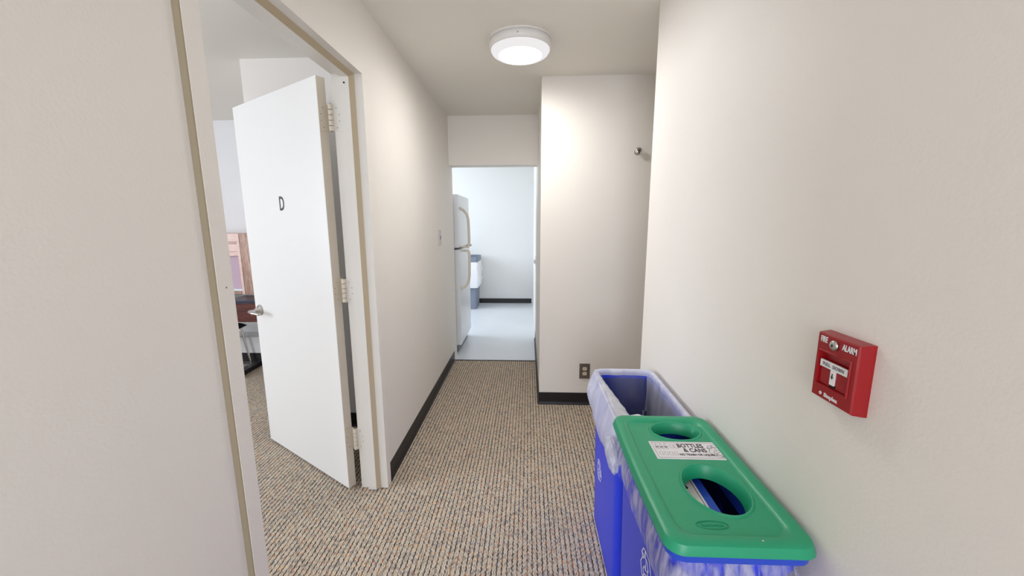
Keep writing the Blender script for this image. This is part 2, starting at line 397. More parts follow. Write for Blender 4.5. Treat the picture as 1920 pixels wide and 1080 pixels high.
STOP_SHADE = [(-.8235, -.0162), (-.802, -.0002), (-.8195, .0005)]  # strip section added to paint the shade on the stop's side
for o in fr.children:                      # the outer face is painted with the wall
    o.data.materials.append(M_['wall'])
    for f_ in o.data.polygons:
        if f_.normal.x > .9 and f_.center.x > -.775: f_.material_index = 1
strip('stop_shade_strip', STOP_SHADE, YFJ, 1, M_['stop_shade'], 'tan strip coloured as the shade along the stop', fr)
strip('stop_shade_strip', STOP_SHADE, YN, -1, M_['stop_shade'], 'tan strip coloured as the shade along the stop', fr)
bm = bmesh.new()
loft(bm, [[Vector((x, YN - d_, ZH + d_)) for x, d_ in STOP_SHADE], [Vector((x, YFJ + d_, ZH + d_)) for x, d_ in STOP_SHADE]])
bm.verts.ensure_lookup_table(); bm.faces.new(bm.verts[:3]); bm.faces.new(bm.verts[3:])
o = obj('stop_shade_strip', bm, M_['stop_shade'], fr); o['label'] = 'tan strip coloured as the shade along the stop'
strip('return_shade_strip', [(XL-.0005, .0495), (XA-.0015, .0495), (XA-.0035, .053), (XL+.0015, .059), (XL-.0005, .061)], YN, -1, M_['return_shade'], 'tan strip coloured as the shade beside the frame', fr, .1, 2.167)  # added strip, painted as the dark shade of the near return
lathe_m = frameM((-.845, YFJ-.016, 2.075), (1, 0, 0), (0, 0, 1))
o = obj('silencer', lathe(bmesh.new(), [(.004, .0001), (.004, .002)], 12, lathe_m), M_['hole'], fr); o['label'] = 'small dark rubber bumper'
for z in (1.28, .42):
    o = obj('screw_hole', lathe(bmesh.new(), [(.0025, -.0002), (.0025, .0006)], 10, frameM((XA, .938, z), (0, 1, 0), (0, 0, 1))), M_['grey_ink'], fr)
o = obj('strike_plate', bx((-.905, YN-.0002, .93), (-.872, YN+.0015, 1.05)), M_['steel'], fr)

# ------------------------------------------------------------------ open door
d = Vector((-.758, .473, 0)).normalized()
C0 = Vector((-.971, 1.861, .012))
dr = empty('door_1', frameM(C0, d, Vector((0, 0, 1)).cross(d)))
tag(dr, 'white flush door standing open with letter D and steel lever', 'door', kind='structure')
DW, DH, DT = .893, 2.095, .044
obj('door_leaf', bx((.0015, -DT, 0), (DW, 0, DH), .0015), M_['door'], dr)
o = obj('door_edge', bx((0, -DT+.0012, .0015), (.0016, -.0012, DH-.0015)), M_['edge'], dr); o['label'] = 'hinge edge of the door with its tan shade in the colour'
text('letter', 'D', .105, M_['ink'], dr, frameM((.425, .0005, 1.53), (-1, 0, 0), (0, 0, 1)), .0008, .0015, .72)
hm = empty('lever_handle'); hm.parent = dr; hm.location = (.825, 0, .895)
hm['label'] = 'satin steel lever handle'
RY = frameM((0, 0, 0), (1, 0, 0), (0, 0, -1))   # local z -> +y of the door
obj('rose', lathe(bmesh.new(), [(.034, 0), (.034, .004), (.031, .010), (.016, .014), (.0155, .03)], 28, RY), M_['steel'], hm, True)
bm = bmesh.new()
tube(bm, smooth_path([(0, .02, 0), (0, .05, 0), (-.006, .062, 0), (-.03, .068, 0), (-.07, .066, -.002), (-.118, .055, -.004)]),
     [.0115]*8 + [.0125]*8 + [.012]*8 + [.010]*6 + [.006], 12, .75)
obj('lever', bm, M_['steel'], hm, True)
obj('rose', lathe(bmesh.new(), [(.034, 0), (.034, .004), (.031, .010), (.016, .014), (.0155, .03)], 28, frameM((0, -DT, 0), (1, 0, 0), (0, 0, 1))), M_['steel'], hm, True)
obj('lever', tube(bmesh.new(), smooth_path([(0, -DT-.02, 0), (0, -DT-.05, 0), (-.03, -DT-.066, 0), (-.118, -DT-.055, 0)]), .011, 12, .8), M_['steel'], hm, True)
o = obj('latch_plate', bx((DW-.0004, -.036, .84), (DW+.0012, -.008, .96)), M_['steel'], dr)
# hinges: barrel between door corner and jamb, one leaf on the door edge, one on the jamb
inv = dr.matrix_world.inverted()
pin = Vector((-.9235, 1.882, 0))
for zc in (1.44+.486, 1.44-.335, 1.44-1.144):
    hg = empty('hinge'); hg.parent = dr
    z0, z1 = zc-.06, zc+.06
    def tr(bm):
        bmesh.ops.transform(bm, matrix=inv, verts=bm.verts); return bm
    c1 = dr.matrix_world @ Vector((0, 0, 0)); c2 = dr.matrix_world @ Vector((0, -DT, 0))
    # door leaf: runs along the door edge and on to the barrel
    e = (c2-c1).normalized(); nrm = -d
    a = c1 - e*.002 + nrm*.0016; b_ = Vector((pin.x, pin.y, 0)); 
    bm = bmesh.new()
    P = [a, a + nrm*.0028, c2 + nrm*.0030, b_ + Vector((.004, -.004, 0)), b_, c2 + nrm*.0004]
    A = [bm.verts.new((p_.x, p_.y, z0)) for p_ in P]; B = [bm.verts.new((p_.x, p_.y, z1)) for p_ in P]
    bm.faces.new(A); bm.faces.new(B)
    for i in range(6): bm.faces.new((A[i], A[(i+1) % 6], B[(i+1) % 6], B[i]))
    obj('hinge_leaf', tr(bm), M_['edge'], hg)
    bm = bx((-.918, YFJ-.0028, z0), (-.872, YFJ-.0002, z1)); obj('hinge_leaf', tr(bm), M_['frame'], hg)
    for k in range(5):
        kz = z0 + .12*k/5
        bm = lathe(bmesh.new(), [(.0085, kz+.0008), (.0112, kz+.002), (.0112, kz+.0220), (.0085, kz+.0232)], 18, Matrix.Translation(pin))
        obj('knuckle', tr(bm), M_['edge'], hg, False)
    obj('hinge_pin', tr(lathe(bmesh.new(), [(.004, z0-.003), (.004, z1+.003)], 12, Matrix.Translation(pin))), M_['nickel'], hg)
    for k in range(4):
        sz = z0 + .016 + .0293*k
        q = c1.lerp(c2, .42 if k in (0, 3) else .22) + nrm*.0045
        bm = lathe(bmesh.new(), [(.0022, -.0004), (.0022, .0006)], 10, frameM((q.x, q.y, sz), e, (0, 0, 1)))
        obj('screw', tr(bm), M_['nickel'], hg)
        xx = -.897 if k in (0, 3) else -.884
        bm = lathe(bmesh.new(), [(.0022, -.0004), (.0022, .0006)], 10, frameM((xx, YFJ-.0031, sz), (1, 0, 0), (0, 0, 1)))
        obj('screw', tr(bm), M_['nickel'], hg)

# ------------------------------------------------------------------ ceiling lamps
def ceiling_lamp(x, y, label):
    t = empty('ceiling_lamp', Matrix.Translation((x, y, CZ)))
    tag(t, label, 'lamp')
    obj('mounting_plate', lathe(bmesh.new(), [(.180, 0), (.181, -.005), (.178, -.007)], 64), M_['lampbase'], t, False)
    obj('housing', lathe(bmesh.new(), [(.176, -.007), (.175, -.036), (.171, -.046), (.166, -.050), (.164, -.048), (.164, -.03)], 64), M_['lampbase'], t, True)
    obj('diffuser_rim', lathe(bmesh.new(), [(.1655, -.048), (.165, -.056), (.158, -.066), (.146, -.073), (.132, -.077), (.122, -.078)], 64, cap=False), M_['glow_soft'], t, True)
    obj('glass_diffuser', lathe(bmesh.new(), [(.122, -.078), (.100, -.0815), (.070, -.0845), (.035, -.0862), (.003, -.0868)], 64), M_['glow'], t, True)
    obj('screw', lathe(bmesh.new(), [(.003, 0), (.003, .002)], 10, frameM((-.01, -.1755, -.030), (1, 0, 0), (0, 0, 1))), M_['nickel'], t)
    return t
ceiling_lamp(-.048, 2.385, 'round white ceiling lamp glowing above the corridor near the kitchen')

# ------------------------------------------------------------------ fire alarm station
am = empty('fire_alarm_pull_station', frameM((XR, .726, 1.158), (0, -1, 0), (0, 0, 1)))
tag(am, 'red fire alarm pull station with white T handle on the right wall', 'fire alarm')
w, h, dp = .0492, .0652, .027
bm = bmesh.new()
# housing: outer shell with a stepped recess
def ring(x, y, z): return [Vector((-x, -y, z)), Vector((x, -y, z)), Vector((x, y, z)), Vector((-x, y, z))]
def rc(x0, x1, y0, y1, z): return [Vector((x0, y0, z)), Vector((x1, y0, z)), Vector((x1, y1, z)), Vector((x0, y1, z))]
R_ = loft(bm, [ring(w+.003, h+.002, 0), ring(w+.003, h+.002, .004), ring(w, h, dp-.003), ring(w-.002, h-.002, dp),
               rc(-.0425, .0375, -.0395, .0325, dp), rc(-.0418, .0368, -.0388, .0318, dp+.002), rc(-.0395, .0345, -.0365, .0295, dp+.002), rc(-.038, .033, -.035, .028, dp-.010)])
bm.faces.new(R_[0]); bm.faces.new(R_[-1])
obj('housing', bm, M_['red'], am)
obj('lower_plate', bx((-.0378, -.0348, dp-.0105), (.0328, .003, dp-.003), .0008), M_['red'], am)
bm = bmesh.new()
T = [(-.035, .000), (-.035, .0135), (.031, .0135), (.031, .000), (.0035, .000), (.0035, -.029), (-.0075, -.029), (-.0075, .000)]
prism(bm, T, dp-.004, dp-.0002)
o = obj('pull_handle', bm, M_['white'], am); o['label'] = 'white T-shaped handle'
obj('handle_slot', bx((-.0095, -.0348, dp-.0032), (.0055, -.028, dp-.0024)), M_['hole'], am)
lk = obj('lock', lathe(bmesh.new(), [(.0095, dp-.001), (.0095, dp+.004), (.0075, dp+.006), (.0035, dp+.0065)], 28, Matrix.Translation((-.0040, .0495, 0))), M_['steel'], am, True); lk['label'] = 'round steel key lock'
obj('keyhole', lathe(bmesh.new(), [(.0022, dp+.0063), (.0022, dp+.0072)], 12, Matrix.Translation((-.0040, .0495, 0)) @ Matrix.Diagonal((.7, 1.2, 1, 1))), M_['hole'], lk)
I = Matrix.Identity(4)
def T3(x, y, z): return Matrix.Translation((x, y, z))
text('lettering', 'FIRE', .0165, M_['white'], am, T3(-.0315, .0535, dp+.0006), .0004, .0003, .58)
text('lettering', 'ALARM', .0165, M_['white'], am, T3(.0290, .0515, dp+.0006), .0004, .0003, .60)
text('lettering', 'PULL  DOWN', .0095, M_['grey_ink'], am, T3(-.002, .0068, dp+.0003), .0003, .0003, .80, 1.15)
text('lettering', 'Simplex', .0105, M_['white'], am, T3(.001, -.0540, dp+.0005), .0003, .0004, .9, 1.1)
bm = bmesh.new(); prism(bm, [(-.0011, -.006), (.0011, -.006), (.0011, -.012), (.0030, -.012), (0, -.0175), (-.0030, -.012), (-.0011, -.012)], dp, dp+.0004, T3(-.002, 0, 0))
obj('arrow', bm, M_['ink'], am)
bm = lathe(bmesh.new(), [(.0032, dp+.0001), (.0032, dp+.0008)], 20, T3(-.0245, -.0540, 0)); em_ = obj('emblem', bm, M_['white'], am)
obj('emblem_inset', bx((-.0262, -.0545, dp+.0007), (-.0232, -.0535, dp+.0011)), M_['red'], em_)

# ------------------------------------------------------------------ coat hook, socket, switches
hk = empty('coat_hook', frameM((.778, YF, 1.44+.495), (1, 0, 0), (0, 0, 1)))
tag(hk, 'small round chrome coat hook high on the facing wall', 'hook')
obj('rosette', lathe(bmesh.new(), [(.022, 0), (.022, .003), (.014, .007)], 24), M_['nickel'], hk, True)
obj('stem', lathe(bmesh.new(), [(.011, .005), (.009, .02), (.012, .032)], 20), M_['nickel'], hk, True)
obj('knob', lathe(bmesh.new(), [(.012, .030), (.024, .034), (.026, .040), (.022, .047), (.010, .050)], 28), M_['chrome'], hk, True)
ot = empty('wall_socket', frameM((.4485, YF, 1.44-1.158), (1, 0, 0), (0, 0, 1)))
tag(ot, 'brown steel wall socket with two ivory outlets on the facing wall', 'socket')
obj('cover_plate', bx((-.041, -.062, 0), (.041, .062, .006), .0025), M_['brown_plate'], ot)
for yy in (.0205, -.0195):
    f_ = obj('receptacle', prism(bmesh.new(), [(x_, min(max(y_, yy-.0135), yy+.0135)) for x_, y_ in [(.0175*math.cos(2*PI*k/28), yy+.0175*math.sin(2*PI*k/28)) for k in range(28)]], .0055, .0085), M_['ivory'], ot)
    for sx_, hh in ((-.0065, .005), (.0065, .004)):
        obj('slot', bx((sx_-.0012, yy+.001-hh+.003, .0082), (sx_+.0012, yy+.004+hh-.001, .009)), M_['hole'], f_)
    obj('slot', lathe(bmesh.new(), [(.0022, .0082), (.0022, .009)], 10, T3(0, yy-.0075, 0)), M_['hole'], f_)
obj('screw', lathe(bmesh.new(), [(.003, .0055), (.002, .0075)], 12), M_['nickel'], ot)
sw = empty('light_switch', frameM((XL, 3.40, 1.44-.127), (0, 1, 0), (0, 0, 1)))
tag(sw, 'pale light switch plate on the left corridor wall', 'light switch')
obj('cover_plate', bx((-.04, -.066, 0), (.04, .066, .007), .002), M_['switch'], sw)
obj('rocker', bx((-.008, -.016, .006), (.008, .016, .012), .001), M_['grey_ink'], sw)
for yy in (.045, -.045): obj('screw', lathe(bmesh.new(), [(.003, .0065), (.002, .0085)], 12, T3(0, yy, 0)), M_['grey_ink'], sw)
ks = empty('kitchen_socket', frameM((XK, 4.50, 1.44-.44), (0, -1, 0), (0, 0, 1)))
tag(ks, 'small white plug box on the right kitchen wall', 'socket')
obj('cover_plate', bx((-.04, -.058, 0), (.04, .058, .006), .002), M_['fridge'], ks)
obj('plug', bx((-.018, -.03, .005), (.018, .012, .026), .004), M_['lampbase'], ks)

# ------------------------------------------------------------------ refrigerator
fg = empty('refrigerator', frameM((-.735, 4.11, 0), (0, 1, 0), (0, 0, 1)))   # local x into depth (+Y), y up, z toward corridor (+X)
tag(fg, 'white top-freezer refrigerator with cream handles in the kitchen', 'refrigerator')
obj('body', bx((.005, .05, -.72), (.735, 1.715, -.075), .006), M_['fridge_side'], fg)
obj('gasket', bx((.012, .09, -.076), (.728, 1.71, -.062)), M_['gasket'], fg)
obj('freezer_door', bx((0, 1.175, -.062), (.74, 1.735, 0), .012), M_['fridge'], fg)
obj('refrigerator_door', bx((0, .095, -.062), (.74, 1.155, 0), .012), M_['fridge'], fg)
obj('base_grille', bx((.02, .012, -.10), (.72, .085, -.045), .003), M_['gasket'], fg)
obj('hinge_cap', bx((.655, 1.155, -.05), (.735, 1.177, .030), .004), M_['nickel'], fg)
obj('foot', lathe(bmesh.new(), [(.016, 0), (.02, .012), (.012, .05)], 14, frameM((.04, 0, -.10), (1, 0, 0), (0, 0, -1))), M_['fridge'], fg)
obj('foot', lathe(bmesh.new(), [(.016, 0), (.02, .012), (.012, .05)], 14, frameM((.70, 0, -.10), (1, 0, 0), (0, 0, -1))), M_['fridge'], fg)
for pts in ([(.10, 1.60, -.004), (.115, 1.565, .045), (.125, 1.50, .080), (.13, 1.36, .088), (.13, 1.20, .085), (.125, 1.182, .04), (.12, 1.181, -.004)],
            [(.12, 1.14, -.004), (.125, 1.139, .04), (.13, 1.12, .085), (.13, .98, .088), (.125, .83, .082), (.115, .755, .050), (.10, .72, -.004)]):
    obj('handle', tube(bmesh.new(), smooth_path(pts, 5), .0115, 10, 1.3), M_['cream'], fg, True)
obj('badge', bx((.60, 1.60, -.001), (.64, 1.625, .003), .001), M_['steel'], fg)

# ------------------------------------------------------------------ grey kitchen bin and its bag
gb = empty('kitchen_bin', Matrix.Translation((-.985, 6.55, 0)))
tag(gb, 'tall slim grey bin lined with a white bag beside the refrigerator', 'bin')
def rl(x0, x1, y0, y1, r, z, n=4): return [Vector((x, y, z)) for x, y in rrect(x0, x1, y0, y1, r, n)]
bm = bmesh.new()
R_ = loft(bm, [rl(-.12, .12, -.20, .20, .03, 0), rl(-.145, .145, -.24, .24, .03, .80), rl(-.158, .158, -.25, .25, .03, .80), rl(-.158, .158, -.25, .25, .03, .885),
               rl(-.148, .148, -.24, .24, .03, .885), rl(-.118, .118, -.195, .195, .03, .01)])
bm.faces.new(R_[0]); bm.faces.new(R_[-1]); obj('body', bm, M_['grey_bin'], gb)
bm = bmesh.new()
L = []
for j in range(9):
    zz = .80 - .43*j/8; s = .012 + .03*math.sin(PI*j/8)**1 + .01*j/8
    L.append([Vector((p_.x + s*(1 if p_.x > 0 else -1)*(.6+.8*noise.noise(Vector((p_.x*9, p_.y*9, j*.7)))), p_.y + s*.6*(1 if p_.y > 0 else -1), zz + .02*noise.noise(Vector((p_.x*20, p_.y*20, 3))))) for p_ in rl(-.148, .148, -.24, .24, .03, zz, 6)])
loft(bm, L); bg = obj('bin_bag', bm, M_['tissue'], gb, True); bg['label'] = 'white plastic bag folded over the rim'
obj('bag_knot', lathe(bmesh.new(), [(.008, .75), (.030, .72), (.018, .66), (.030, .55), (.045, .45), (.028, .40)], 14, T3(.150, -.16, 0)), M_['tissue'], gb, True)

# ------------------------------------------------------------------ recycling bins
def recycle_symbol(bm, R, M, wd=.0012):
    def outline(poly, MM):
        for i in range(len(poly)):
            a = Vector((*poly[i], 0)); b = Vector((*poly[(i+1) % len(poly)], 0)); dd = (b-a).normalized()
            nn = Vector((-dd.y, dd.x, 0))*wd
            prism(bm, [(a-nn)[:2], (b-nn)[:2], (b+nn)[:2], (a+nn)[:2]], 0, .0006, MM)
    for k in range(3):
        MM = M @ Matrix.Rotation(-k*2*PI/3, 4, 'Z')
        outline([(x*R, y*R) for x, y in [(-.22, .66), (.20, .66), (.42, .30), (.58, .38), (.40, -.10), (.02, .10), (.16, .18), (.02, .42), (-.22, .42)]], MM)
        outline([(x*R, y*R) for x, y in [(-.26, .64), (-.26, .42), (-.38, .22), (-.58, .32), (-.44, .58)]], MM)
    return bm
X0, X1 = .312, .586
def sloop(x0, x1, y0, y1, r, z, bow=0, n=6):
    out = []
    for x, y in rrect(x0, x1, y0, y1, r, n):
        out.append((x, y))
    # subdivide the two long sides so they can bow and wrinkle
    pts = []
    for i, a in enumerate(out):
        b = out[(i+1) % len(out)]; L_ = math.dist(a, b); k = max(1, int(L_/.022))
        for j in range(k):
            t = j/k; pts.append((a[0]+(b[0]-a[0])*t, a[1]+(b[1]-a[1])*t))
    cx = (x0+x1)/2; yc = (y0+y1)/2; hl = (y1-y0)/2
    return [Vector((x + bow*(1 if x > cx else -1)*(1-((y-yc)/hl)**2 if abs(y-yc) < hl else 0)*min(1, abs(x-cx)/((x1-x0)*.3)), y, z)) for x, y in pts]
def slim_bin(y0, y1, zt, label, group):
    t = empty('recycling_bin', Matrix.Translation(((X0+X1)/2, (y0+y1)/2, 0)))
    tag(t, label, 'recycling bin', group)
    cx, cy = (X0+X1)/2, (y0+y1)/2
    a, b = (X1-X0)/2, (y1-y0)/2
    bm = bmesh.new()
    S_ = [(.86, .92, 0, 0), (.885, .935, .25, .004), (.91, .95, .50, .006), (.935, .965, zt-.05, .006), (.955, .975, zt-.045, .003), (1, 1, zt-.04, .0), (1, 1, zt-.002, .0)]
    Ls = [sloop(-a, a, -b, b, .045, 0)]
    base = sloop(-a, a, -b, b, .045, 0); 
    def sc(kx, ky, z, bow, ins=0):
        return [Vector((p_.x*kx - (ins if p_.x > 0 else -ins) + bow*(1 if p_.x > 0 else -1)*(1-(p_.y/b)**2), p_.y*ky - (ins if p_.y > 0 else -ins), z)) for p_ in base]
    Ls = [sc(kx, ky, z, bow) for kx, ky, z, bow in S_]
    Ls += [sc(1, 1, zt, 0, .002), sc(1, 1, zt, 0, .009), sc(1, 1, zt-.04, 0, .010)]
    R_ = loft(bm, Ls); bm.faces.new(R_[0])
    obj('body', bm, M_['blue'], t, True).data.set_sharp_from_angle(angle=math.radians(35))
    bm = bmesh.new()
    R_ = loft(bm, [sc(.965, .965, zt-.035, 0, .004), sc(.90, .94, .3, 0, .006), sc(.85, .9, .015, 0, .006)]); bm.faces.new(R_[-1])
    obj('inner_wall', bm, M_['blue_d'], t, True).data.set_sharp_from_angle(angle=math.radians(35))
    return t, base, sc, a, b, cx, cy
ZT1 = .745
b1, base1, sc1, a1, h1, cx1, cy1 = slim_bin(1.262, 1.775, ZT1, 'open blue recycling bin lined with a clear bag, nearer the kitchen', 'blue slim recycling bins along the right wall')
ZT2 = .744
b2, base2, sc2, a2, h2, cx2, cy2 = slim_bin(.730, 1.235, ZT2, 'blue recycling bin under the green lid, nearer the camera', 'blue slim recycling bins along the right wall')
# white recycling marks on the corridor sides
bm = recycle_symbol(bmesh.new(), .065, frameM((-a1*.925-.008, .03, .37), (0, -1, 0), (0, 0, 1)))
o = obj('recycling_symbol', bm, M_['white'], b1)
bm = recycle_symbol(bmesh.new(), .075, frameM((-a2*.945-.009, -.10, .54), (0, -1, 0), (0, 0, 1)))
o = obj('recycling_symbol', bm, M_['white'], b2)

def nz(x, y, z, s=1): return noise.noise(Vector((x, y, z))*s)
# bag in bin 1: lining, rim fold, outer skirt with ragged hem
bag = empty('bin_liner', Matrix.Translation((cx1, cy1, 0)))
tag(bag, 'translucent plastic liner folded over the open blue bin', 'bin liner')
bm = bmesh.new()
Ls = []
per = [0]
for i in range(1, len(base1)): per.append(per[-1] + (base1[i]-base1[i-1]).length)
tot = per[-1] + (base1[0]-base1[-1]).length
def wr(i, z, amp, f=14):              # wrinkle field, periodic round the rim
    a_ = 2*PI*per[i]/tot
    return amp*noise.noise(Vector((math.cos(a_)*f*.35, math.sin(a_)*f*.35, z*4))) + amp*.6*noise.noise(Vector((math.cos(a_)*f, math.sin(a_)*f, z*7+5)))
NS = 12
for j in range(NS+1):
    t_ = j/NS
    L = []
    for i, p_ in enumerate(base1):
        left = p_.x < 0
        drop = (.158 if left else .10) + .03*noise.noise(Vector((p_.y*6, p_.x*6, 2)))
        if left: drop += .03*math.exp(-((p_.y - .0)/.12)**2)
        z = ZT1 + .004 - drop*t_
        out = .0035 + t_*.010 + wr(i, z, .006)*t_**.5 + (.022*math.sin(PI*t_**1.3)*(1 if left else .1))
        nx = 1 if p_.x > 0 else -1
        out_x = out if left else min(out, .004)
        ny = p_.y/h1
        L.append(Vector((p_.x + nx*out_x, p_.y + ny*min(out, .008), z)))
    Ls.append(L)
loft(bm, Ls[::-1])
sk = obj('outer_fold', bm, M_['film_out'], bag, True); sk['label'] = 'whitish folded-over part of the liner'
bm = bmesh.new(); Ls = []
rimtop = [Vector((p_.x + (.0035 if p_.x > 0 else -.0035), p_.y, ZT1+.004)) for p_ in base1]
Ls.append(rimtop)
Ls.append([Vector((p_.x*.985, p_.y*.985, ZT1+.0075)) for p_ in base1])
Ls.append([Vector((p_.x*.92, p_.y*.955, ZT1+.003)) for p_ in base1])
for j in range(1, 5):
    z = ZT1 - .005*j
    Ls.append([Vector((p_.x*.90 - wr(i, z, .006), p_.y*.94 - wr(i, z+3, .004), z)) for i, p_ in enumerate(base1)])
loft(bm, Ls); obj('rim_fold', bm, M_['film_out'], bag, True)
bm = bmesh.new(); Ls = []
for j in range(8):
    z = ZT1 - .02 - .083*j; k_ = 1 - .012*j
    Ls.append([Vector((p_.x*.89*k_ - wr(i, z, .008), p_.y*.93*k_ - wr(i, z+3, .006), z)) for i, p_ in enumerate(base1)])
R_ = loft(bm, Ls); bm.faces.new(R_[-1]); ln = obj('lining', bm, M_['film_in'], bag, True)
ln.data.materials.append(M_['film_side'])
for f_ in ln.data.polygons:
    if abs(f_.normal.x) > .6 and f_.center.z > .3: f_.material_index = 1
# slack sheet of film sagging off the left rim into the bin
bm = bmesh.new(); Ls = []
for j in range(9):
    t_ = j/8
    L = []
    for k in range(33):
        u_ = k/32; y_ = h1*.93 - 1.9*h1*u_
        wd = .016 + .052*u_**1.2
        L.append(Vector((-a1*.955 + wd*t_ + .004*noise.noise(Vector((y_*30, t_*3, 1))), y_, ZT1 + .0085 - .014*t_**1.8 + .006*noise.noise(Vector((y_*22, t_*4, 9))))))
    Ls.append(L)
for j in range(5):
    t_ = (j+1)/5
    Ls.append([Vector((p_.x - .02*t_, p_.y, p_.z - .05*t_)) for p_ in Ls[8]])
loft(bm, Ls, False); o = obj('slack_film', bm, M_['film_out'], bag, True)
# bag knot
bm = bmesh.new()
bmesh.ops.create_icosphere(bm, subdivisions=4, radius=1)
for v in bm.verts:
    q = v.co.copy(); s_ = 1 + .22*noise.noise(q*2.2) + .12*noise.noise(q*6)
    v.co = Vector((q.x*.018*s_ + .286 - cx1, q.y*.062*s_ + 1.215 - cy1, q.z*.040*s_ + .664 + .02*q.y))
kn = obj('knot', bm, M_['film'], bag, True); kn['label'] = 'knotted end of the liner'
# crumpled white tissue in bin 1
bm = bmesh.new(); bmesh.ops.create_icosphere(bm, subdivisions=4, radius=1)
for v in bm.verts:
    q = v.co.copy(); s_ = 1 + .3*noise.noise(q*2.5) + .18*noise.noise(q*7)
    v.co = Vector((q.x*.055*s_, q.y*.035*s_, q.z*.022*s_))
o = obj('crumpled_paper', bm, M_['tissue'], None, True); o.location = (.420, 1.355, .704)
tag(o, 'crumpled white paper in the open bin beside the green lid', 'paper')

# bag under the lids of bin 2
bag2 = empty('bin_liner', Matrix.Translation((cx2, cy2, 0)))
tag(bag2, 'clear wrinkled plastic liner hanging out below the blue lid', 'bin liner')
bm = bmesh.new(); Ls = []
base = base2
for j in range(NS+1):
    t_ = j/NS; L = []
    for i, p_ in enumerate(base):
        a_ = 2*PI*per[i]/tot
        left = p_.x < 0; front = p_.y < -h2*.9
        drop = (.125 + .03*noise.noise(Vector((p_.y*9, p_.x*9, 7)))) if left else .11
        if front: drop = .16
        z = ZT2 + .001 - drop*t_
        w1 = .7*noise.noise(Vector((math.cos(a_)*5, math.sin(a_)*5, z*5+1))) + .5*noise.noise(Vector((math.cos(a_)*13, math.sin(a_)*13, z*8)))
        out = .002 + t_*.006 + w1*.008*t_**.4 + .009*math.sin(PI*t_)
        nx = 1 if p_.x > 0 else -1
        ox = out if left else min(out, .003)
        L.append(Vector((p_.x + nx*ox, p_.y + (p_.y/h2)*out*1.2, z)))
    Ls.append(L)
loft(bm, Ls[::-1]); obj('outer_fold', bm, M_['film_hem'], bag2, True)

# blue slotted lid directly on bin 2
LX0, LX1, LY0, LY1 = .288, .600, .700, 1.256
LC = Vector(((LX0+LX1)/2, (LY0+LY1)/2, 0)); la, lb = (LX1-LX0)/2, (LY1-LY0)/2
def lidloop(ins, z, bow=.006, r=.038):
    base = sloop(-la, la, -lb, lb, r, 0)
    ln_ = []
    for p_ in base:
        kx = (la-ins)/la; ky = (lb-ins)/lb
        bo = -bow*(1-(p_.y/lb)**2) if p_.x < 0 and abs(p_.x) > la*.5 else 0
        ln_.append(Vector((p_.x*kx + bo, p_.y*ky, z)))
    return ln_
def hole_loop(n, cx, cy, rx, ry, z, phase=0):
    return [Vector((cx+rx*math.cos(2*PI*i/n+phase), cy+ry*math.sin(2*PI*i/n+phase), z)) for i in range(n)]
def plate_with_holes(bm, outer, holes, z, res=(40, 72)):
    """flat face bounded by the outer loop with the hole loops cut out (triangle fill)"""
    edges = []
    for L in [outer] + holes:
        vs = L if isinstance(L[0], bmesh.types.BMVert) else [bm.verts.new(v) for v in L]
        for i in range(len(vs)):
            e = bm.edges.get((vs[i], vs[(i+1) % len(vs)])) or bm.edges.new((vs[i], vs[(i+1) % len(vs)]))
            edges.append(e)
    bmesh.ops.triangle_fill(bm, use_beauty=True, use_dissolve=False, edges=edges)
bl = empty('slotted_lid', Matrix.Translation(LC)); tag(bl, 'blue paper-slot lid between the blue bin and the green lid', 'bin lid')
bm = bmesh.new()
zb = .752
Ls = [lidloop(.008, zb-.006), lidloop(.008, zb+.010), lidloop(.005, zb+.014), lidloop(.012, zb+.0152), lidloop(.026, zb+.0152), lidloop(.034, .728)]
R_ = loft(bm, Ls)
slot = [Vector((x, y, .728)) for x, y in rrect(.482-LC.x, .545-LC.x, .76-LC.y, 1.20-LC.y, .012, 4)]
sv = [bm.verts.new(v) for v in slot]; sv2 = [bm.verts.new(v - Vector((0, 0, .03))) for v in slot]
for i in range(len(sv)): bm.faces.new((sv[i], sv[(i+1) % len(sv)], sv2[(i+1) % len(sv)], sv2[i]))
plate_with_holes(bm, R_[-1], [sv], 0)
obj('shell', bm, M_['blue_lid'], bl, True).data.set_sharp_from_angle(angle=math.radians(30))
st = obj('sticker', bx((.366-LC.x, .79-LC.y, .7282), (.459-LC.x, 1.05-LC.y, .7292)), M_['paper'], bl); st['label'] = 'white printed sticker'
obj('border_line', bx((.4515-LC.x, .795-LC.y, .7292), (.4532-LC.x, 1.045-LC.y, .7296)), M_['ink'], st)
text('lettering', 'S', .042, M_['ink'], st, frameM((.418-LC.x, .965-LC.y, .7295), (0, -1, 0), (1, 0, 0)), .0003, .001, .8)

# green lid with two holes
gl = empty('green_lid', Matrix.Translation(LC)); tag(gl, 'green recycling lid with two round holes and a white sticker', 'bin lid')
bm = bmesh.new()
zt = .790                                   # top of the raised border
z_lo = zb+.0156
Ls = [lidloop(.000, z_lo), lidloop(.001, z_lo+.004), lidloop(.003, zt-.010), lidloop(.006, zt-.003), lidloop(.012, zt), lidloop(.030, zt), lidloop(.038, zt-.003), lidloop(.043, zt-.008)]
R_ = loft(bm, Ls)
holes = []
HO = [(.469-LC.x, 1.160-LC.y, .075, .053), (.469-LC.x, .892-LC.y, .075, .095)]
for cx_, cy_, rx, ry in HO:
    n_ = 56
    rg = [hole_loop(n_, cx_, cy_, rx+.006, ry+.006, zt-.008), hole_loop(n_, cx_, cy_, rx+.003, ry+.003, zt-.0045), hole_loop(n_, cx_, cy_, rx-.001, ry-.001, zt-.005),
          hole_loop(n_, cx_, cy_, rx-.006, ry-.006, zt-.012), hole_loop(n_, cx_, cy_, rx-.011, ry-.011, .749)]
    rr = loft(bm, rg); holes.append(rr[0])
